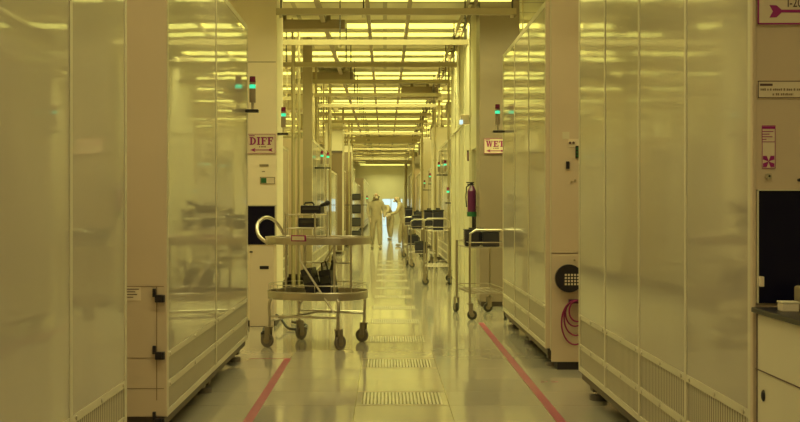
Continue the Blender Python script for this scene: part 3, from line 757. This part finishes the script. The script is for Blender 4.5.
# left cart: oval trays on bent tube frame
cart = thing('steel_cart', 'two-tier shiny steel trolley with oval trays on the left of the aisle', 'cart', (-.615, 11.3, 0), math.radians(-19))
def smooth_path(P, n=6):
    P = [Vector(p) for p in P]; out = []
    for i in range(len(P) - 1):
        a, b, c, d = P[max(i - 1, 0)], P[i], P[i + 1], P[min(i + 2, len(P) - 1)]
        for k in range(n):
            t = k / n
            out.append(.5 * ((2 * b) + (c - a) * t + (2 * a - 5 * b + 4 * c - d) * t * t + (3 * b - a - 3 * c + d) * t ** 3))
    return out + [P[-1]]
def tray(parent, name, a, b, z, lip=.05, th=.012):
    w = MB(); out = oval(a, b)
    w.prism(out, z - th, z)
    inn = oval(a - .006, b - .006)
    for k in range(len(out)):
        j = (k + 1) % len(out)
        w.prism([out[k], out[j], inn[j], inn[k]], z, z + lip)
    w.tube([(x, y, z + lip) for x, y in out], .007, 6, closed=True)
    return w.build(name, M['steel'], parent, local=True, smooth=True)
top = tray(cart, 'top_tray', .47, .37, .935, .05)
MB().box(-.10, .04, -.385, -.372, .955, 1.01).build('label_holder', M['red'], top, local=True)
w = MB(); w.box(-.088, .028, -.39, -.384, .965, 1.0); w.build('paper_label', M['sign'], top, local=True)
low = tray(cart, 'lower_tray', .45, .37, .44, .055)
w = MB(); w.tube([(x, y, .56) for x, y in oval(.44, .36)], .004, 6, closed=True)
for x, y in oval(.44, .36)[::2]: w.cyl((x, y, .49), (x, y, .56), .003, n=5)
w.build('wire_gallery', M['steel'], low, local=True, smooth=True)
LX, LY = .33, .34
for sx in (-1, 1):
    for sy in (-1, 1):
        pts = [(sx * LX, sy * LY, .18), (sx * LX, sy * LY, .30), (sx * (LX + .005), sy * LY, .36), (sx * (LX + .0), sy * LY * .98, .41), (sx * LX * .96, sy * LY * .95, .44)]
        MB().tube(smooth_path(pts, 4), .014, 10).build('leg', M['steel'], cart, local=True, smooth=True)
        caster(cart, sx * LX, sy * LY, .185, .062, rot=.5 + .9 * sx * sy)
for sy in (-1, 1):
    MB().tube([(-LX, sy * LY, .28), (LX, sy * LY, .28)], .010, 8).build('stretcher', M['steel'], cart, local=True, smooth=True)
    MB().tube([(-.06 * sy * -1 , sy * .30, .92), (-.04, sy * .32, .78), (.30 if sy < 0 else -.33, sy * .35, .32)], .010, 8).build('brace', M['steel'], cart, local=True, smooth=True)
MB().tube([(-LX, -LY, .24), (0, 0, .30), (LX, LY, .27)], .010, 8).build('cross_stretcher', M['steel'], cart, local=True, smooth=True)
for sx, y in ((-.22, -.22), (-.22, .22), (.24, -.2), (.24, .22)):
    MB().tube([(sx, y, .44), (sx, y, .93)], .012, 8).build('upright', M['steel'], cart, local=True, smooth=True)
MB().tube([(-.25, .2, .74), (.25, .2, .74)], .008, 8).build('rear_rail', M['steel'], cart, local=True, smooth=True)
# push handle: swept hoop at the left end
pts = [(-.40, -.22, .93), (-.50, -.20, 1.0), (-.55, -.12, 1.10), (-.53, 0, 1.16), (-.50, .12, 1.14), (-.46, .2, 1.06), (-.42, .24, .95)]
MB().tube(smooth_path(pts), .016, 10).build('push_handle', M['steel'], cart, local=True, smooth=True)
# rack on top
rk = thing('wire_rack', 'small two-shelf wire rack standing on the top tray', 'rack', (-.72, 11.32, .935), math.radians(-19))
w = MB()
for z in (.02, .13, .255):
    w.tube([(x, y, z) for x, y in oval(.155, .16, 20, 5)], .006, 6, closed=True)
    for k in range(5): w.tube([(-.15, -.12 + k * .06, z), (.15, -.12 + k * .06, z)], .003, 5)
w.build('shelf_wires', M['steel'], rk, local=True, smooth=True)
for sx in (-1, 1):
    for sy in (-1, 1): MB().tube([(sx * .145, sy * .15, 0), (sx * .145, sy * .15, .27)], .007, 6).build('post', M['steel'], rk, local=True, smooth=True)
def tool_unit(name, label, loc, rz, tilt, size, cat='instrument', knobs=True):
    t = thing(name, label, cat, loc, rz)
    sx, sy, sz = size
    mx = Matrix.Rotation(tilt, 4, 'Y')
    w = MB(); w.boxm(sx, sy, sz, mx @ Matrix.Translation((0, 0, sz / 2)), bev=.008); w.build('casing', M['pod'], t, local=True)
    w = MB(); w.boxm(sx * .8, .01, sz * .3, mx @ Matrix.Translation((0, -sy / 2 - .003, sz * .6))); w.build('cover_plate', M['rubber_dark'], t, local=True)
    if knobs:
        w = MB(); w.cyl(mx @ Vector((sx * .45, 0, sz)), mx @ Vector((sx * .75, -.02, sz * 1.25)), .018, n=10); w.sph(mx @ Vector((sx * .78, -.02, sz * 1.28)), .026); w.build('knob', M['black'], t, local=True, smooth=True)
        w = MB(); w.tube([mx @ Vector((-sx * .4, 0, sz)), mx @ Vector((-sx * .35, 0, sz * 1.3)), mx @ Vector((0, 0, sz * 1.35)), mx @ Vector((sx * .1, 0, sz))], .009, 6); w.build('handle', M['black'], t, local=True, smooth=True)
    return t
tool_unit('portable_pump', 'black instrument with knob standing on top of the wire rack', (-.665, 11.3, 1.20), -.2, 0, (.19, .14, .075))
tool_unit('portable_pump', 'black instrument lying on the middle shelf of the wire rack', (-.70, 11.3, 1.075), -.2, 0, (.16, .14, .085), knobs=False)
tool_unit('portable_pump', 'left tilted black unit on the lower tray of the left cart', (-.64, 11.22, .475), -.3, -.28, (.10, .16, .235), knobs=False)
tool_unit('portable_pump', 'right tilted black unit with knob on the left cart lower tray', (-.50, 11.26, .47), -.3, -.16, (.11, .16, .22))
for dx, hz in ((-.36, .10), (-.30, .07)):
    pass
# pedal and hose on the floor beside the cart
t = thing('foot_pedal', 'small dark pedal on the floor left of the left cart wheels', 'pedal', (-1.17, 12.2, 0))
w = MB(); w.box(-1.22, -1.12, 12.1, 12.25, 0, .03, bev=.006); w.build('pedal_base', M['black'], t)
w = MB(); w.boxm(.07, .1, .012, Matrix.Translation((-1.17, 12.16, .05)) @ Matrix.Rotation(.3, 4, 'X')); w.build('pedal_plate', M['rubber_dark'], t)
o = MB().tube(smooth_path([(-1.14, 12.97, .12), (-1.08, 12.8, .10), (-1.0, 12.6, .03), (-.92, 12.5, .02), (-.84, 12.6, .02), (-.82, 12.9, .02), (-.9, 13.1, .02), (-1.0, 13.3, .02)]), .014, 8).build('cable', M['rubber_dark'], smooth=True)
tag(o, 'dark cable looping from the cabinet behind the left cart', 'cable')

# right carts (bent tube frame, wire shelves, dark pods)
def wire_cart(label, loc, rz, w2=.25, d2=.42, h1=.80, h2=.29, grp=None):
    t = thing('wire_cart', label, 'cart', loc, rz, group='dark pod carts along the right')
    for nm, z, lip in (('top_shelf', h1, .06), ('lower_shelf', h2, .05)):
        w = MB()
        for zz in (z, z + lip): w.tube([(x, y, zz) for x, y in oval(w2, d2, 28, 8)], .006, 6, closed=True)
        for k in range(12): w.tube([(-w2, -d2 + .04 + k * (2 * d2 - .08) / 11, z), (w2, -d2 + .04 + k * (2 * d2 - .08) / 11, z)], .003, 5)
        for k in range(5): w.tube([(-w2 + .05 + k * (2 * w2 - .1) / 4, -d2, z + .002), (-w2 + .05 + k * (2 * w2 - .1) / 4, d2, z + .002)], .003, 5)
        w.build(nm, M['steel_sat'], t, local=True, smooth=True)
    for sx in (-1, 1):
        for sy in (-1, 1):
            MB().tube([(sx * w2, sy * d2, .18), (sx * w2, sy * d2, h1 + .06)], .013, 8).build('leg', M['steel_sat'], t, local=True, smooth=True)
            caster(t, sx * w2, sy * d2, .185, .055, rot=.7 * sx + sy, tyre='rubber_dark')
    MB().tube([(-w2, -d2, h1 + .05), (-w2, -d2 - .03, h1 + .16), (-w2 + .06, -d2 - .05, h1 + .2), (w2 - .06, -d2 - .05, h1 + .2), (w2, -d2 - .03, h1 + .16), (w2, -d2, h1 + .05)], .013, 8).build('push_handle', M['steel'], t, local=True, smooth=True)
    return t
def pod(label, x, y, z, sx, sy, sz, rz=0, grp='dark wafer pods'):
    t = thing('wafer_pod', label, 'box', (x, y, z), rz, group=grp)
    w = MB(); w.box(-sx / 2, sx / 2, -sy / 2, sy / 2, 0, sz * .84, bev=.012); w.build('shell', M['pod'], t, local=True)
    w = MB(); w.box(-sx / 2 - .006, sx / 2 + .006, -sy / 2 - .006, sy / 2 + .006, sz * .84, sz * .92, bev=.004); w.build('lid', M['black'], t, local=True)
    w = MB(); w.box(-sx * .2, sx * .2, -.02, .02, sz * .92, sz); w.build('handle', M['rubber_dark'], t, local=True)
wire_cart('wire trolley with dark pods in front of the WET cabinet', (1.10, 14.25, 0), math.radians(5), w2=.20, d2=.50)
pod('dark pod on the front cart, the left one beside its handle', .99, 14.1, .81, .17, .26, .21)
pod('dark pod on the front cart, the right one nearer the machine', 1.19, 13.98, .81, .19, .28, .19)
pod('dark pod on the front cart, at the back of its top shelf', 1.12, 14.5, .81, .2, .26, .20)
wire_cart('wire trolley farther back, just left of the front pod cart', (.86, 20.2, 0), math.radians(-4), w2=.2, d2=.5, h1=.86)
pod('dark pod on the second wire cart, tall single one', .86, 20.0, .87, .17, .26, .36)
wire_cart('wire trolley third in line, piled with dark instruments', (.76, 25.6, 0), math.radians(3), w2=.26, d2=.5, h1=.78)
pod('dark pod on the third wire cart, the left front one', .65, 25.3, .79, .2, .26, .30)
pod('dark pod on the third wire cart, the right front one', .90, 25.3, .79, .2, .26, .42)
pod('dark pod on the lower shelf of the third wire cart', .74, 25.3, .30, .26, .26, .24)
wire_cart('wire trolley fourth in line, beside the right walker', (.68, 30.5, 0), math.radians(0), w2=.24, d2=.5, h1=.78)
pod('dark pod on the fourth wire cart, round-topped left one', .58, 30.3, .79, .18, .26, .46)
pod('dark pod on the fourth wire cart, the right one', .80, 30.3, .79, .2, .26, .36)
pod('dark pod on the lower shelf of the fourth wire cart', .68, 30.3, .30, .26, .26, .26)
t = thing('equipment_rack', 'dark stacked instrument rack left of the left walker', 'rack', (-.72, 31.2, 0))
for x in (-.86, -.58):
    for y in (31.0, 31.4): bx('post', M['steel_sat'], t, x - .012, x + .012, y - .012, y + .012, 0, 1.5)
for k, z in enumerate((.35, .72, 1.05, 1.38)): bx('shelf', M['steel_sat'], t, -.87, -.57, 30.99, 31.41, z, z + .02)
for k, (z, h_, lab) in enumerate(((.37, .26, 'lowest'), (.74, .22, 'second from the bottom'), (1.07, .22, 'third from the bottom'), (1.40, .16, 'topmost'))):
    i_ = thing('instrument_box', f'black instrument on the left rack, {lab}', 'instrument', (-.72, 31.15, z), group='black instruments on the left rack')
    bx('casing', M['pod'], i_, -.83, -.61, 31.0, 31.3, z, z + h_, bev=.01); bx('front_plate', M['rubber_dark'], i_, -.81, -.63, 30.99, 31.0, z + .03, z + h_ - .03)

# ------------------------------------------------------------------ people in cleanroom suits
def person(label, loc, rz, h, pose):
    root = thing('person', label, 'person', loc, rz, group='people in cleanroom suits')
    k = h / 1.70
    J = pose
    me = bpy.data.meshes.new('body'); names = list(J['v'].keys()); idx = {n: i for i, n in enumerate(names)}
    me.from_pydata([Vector(J['v'][n][:3]) * k for n in names], [(idx[a], idx[b]) for a, b in J['e']], [])
    o = bpy.data.objects.new('body', me); COL.objects.link(o); o.parent = root; me.materials.append(M['suit'])
    sk = o.modifiers.new('skin', 'SKIN'); sk.use_smooth_shade = True
    for n in names:
        v = me.skin_vertices[0].data[idx[n]]; r = J['v'][n][3]
        v.radius = (r[0] * k, r[1] * k) if isinstance(r, tuple) else (r * k, r * k)
        v.use_root = (n == 'pelvis')
    s2 = o.modifiers.new('sub', 'SUBSURF'); s2.levels = 2; s2.render_levels = 2
    hd = Vector(J['v']['head'][:3]) * k; fd = Vector(J['face']).normalized()
    w = MB(); w.sph(hd + fd * .045 * k, .078 * k, (.85, .85, 1.05), 14); f = w.build('face', M['skin'], root, local=True, smooth=True)
    side = fd.cross(Vector((0, 0, 1))).normalized()
    w = MB()
    for s in (-1, 1): w.sph(hd + fd * .112 * k + side * s * .028 * k + Vector((0, 0, .012 * k)), .009 * k)
    w.build('eye', M['black'], f, local=True, smooth=True)
    w = MB(); w.sph(hd + fd * .10 * k + Vector((0, 0, -.045 * k)), .05 * k, (1, .8, .8)); w.build('face_mask', M['sign'], root, local=True, smooth=True)
    for s in ('l', 'r'):
        hn = Vector(J['v']['wrist_' + s][:3]) * k; el = Vector(J['v']['elbow_' + s][:3]) * k; dr_ = (hn - el).normalized()
        sd = dr_.cross(fd); sd = sd.normalized() if sd.length > .1 else Vector((1, 0, 0))
        w = MB(); mxh = Matrix.Translation(hn + dr_ * .05 * k) @ dr_.to_track_quat('Z', 'Y').to_matrix().to_4x4()
        w.boxm(.03 * k, .075 * k, .09 * k, mxh, bev=.01 * k)
        lat = mxh.to_3x3() @ Vector((0, 1, 0))
        for q, ln in ((-1.5, .06), (-.5, .075), (.5, .078), (1.5, .068)):
            a = hn + dr_ * .09 * k + lat * q * .018 * k; w.tube([a, a + dr_ * ln * .5 * k, a + dr_ * ln * k + fd * .02 * k], .008 * k, 6)
        a = hn + dr_ * .04 * k + lat * .036 * k; w.tube([a, a + (dr_ * .04 + lat * .02) * k, a + (dr_ * .07 + lat * .022) * k], .009 * k, 6)
        w.build('glove', M['sign'], root, local=True, smooth=True)
        ft = Vector(J['v']['ankle_' + s][:3]) * k
        w = MB(); w.sph((ft.x + fd.x * .05 * k, ft.y + fd.y * .05 * k, .045 * k), .06 * k, (.8 + .8 * abs(fd.x), .8 + .9 * abs(fd.y), .75), 12); w.build('boot', M['suit'], root, local=True, smooth=True)
    return root
def stance(face=(0, -1, 0), lean=0, step=.12, arm=.0):
    v = {}
    fx, fy = face[0], face[1]
    sx, sy = -fy, fx                                  # sideways
    def P(side, fwd, z, r): return (sx * side + fx * fwd, sy * side + fy * fwd, z, r)
    L = lean
    v['pelvis'] = P(0, 0, .93, (.155, .125)); v['belly'] = P(0, .10 * L, 1.08, (.15, .12)); v['chest'] = P(0, .28 * L, 1.27 - .03 * L, (.175, .13))
    v['neck'] = P(0, .42 * L, 1.43 - .12 * L, .075); v['head'] = P(0, .50 * L + .01, 1.57 - .20 * L, (.105, .115)); v['crown'] = P(0, .55 * L + .01, 1.645 - .23 * L, .07)
    E = [('pelvis', 'belly'), ('belly', 'chest'), ('chest', 'neck'), ('neck', 'head'), ('head', 'crown')]
    for s, sg in (('l', 1), ('r', -1)):
        v['hip_' + s] = P(.09 * sg, 0, .86, .105); v['knee_' + s] = P(.10 * sg, .04 + step * sg * .5, .48, .085); v['ankle_' + s] = P(.10 * sg, step * sg, .09, .062)
        v['shoulder_' + s] = P(.19 * sg, .30 * L, 1.36 - .06 * L, .075); v['elbow_' + s] = P(.25 * sg, .30 * L + .03 + arm * .1, 1.10 - .02 * L, .058); v['wrist_' + s] = P(.22 * sg, .30 * L + .10 + arm * .25, .88 + arm * .18, .042)
        E += [('pelvis', 'hip_' + s), ('hip_' + s, 'knee_' + s), ('knee_' + s, 'ankle_' + s), ('chest', 'shoulder_' + s), ('shoulder_' + s, 'elbow_' + s), ('elbow_' + s, 'wrist_' + s)]
    return {'v': v, 'e': E, 'face': (fx, fy, -.25 * L)}
person('person in cream hooded suit walking, leftmost of the three', (at(376, 0, 35.9).x, 35.9, 0), 0, 1.66, stance((.15, -.99), 0, .14, .3))
person('person in cream suit bending forward in front of the bluish window', (at(390.5, 0, 45).x, 45, 0), 0, 1.62, stance((-.6, -.8), 1.3, .1, 1))
person('person in cream suit facing left, rightmost of the three', (at(403.5, 0, 38).x, 38, 0), 0, 1.64, stance((-1, 0), .35, .12, .8))

# ------------------------------------------------------------------ world, view
wd = bpy.data.worlds.new('w'); S.world = wd; wd.use_nodes = True
wd.node_tree.nodes['Background'].inputs[0].default_value = (.02, .018, .006, 1)
S.view_settings.view_transform = 'Standard'; S.view_settings.look = 'None'; S.view_settings.gamma = 1
S.view_settings.use_curve_mapping = False
S.view_settings.exposure = 0.0
S.cycles.max_bounces = 10; S.cycles.diffuse_bounces = 6; S.cycles.glossy_bounces = 6
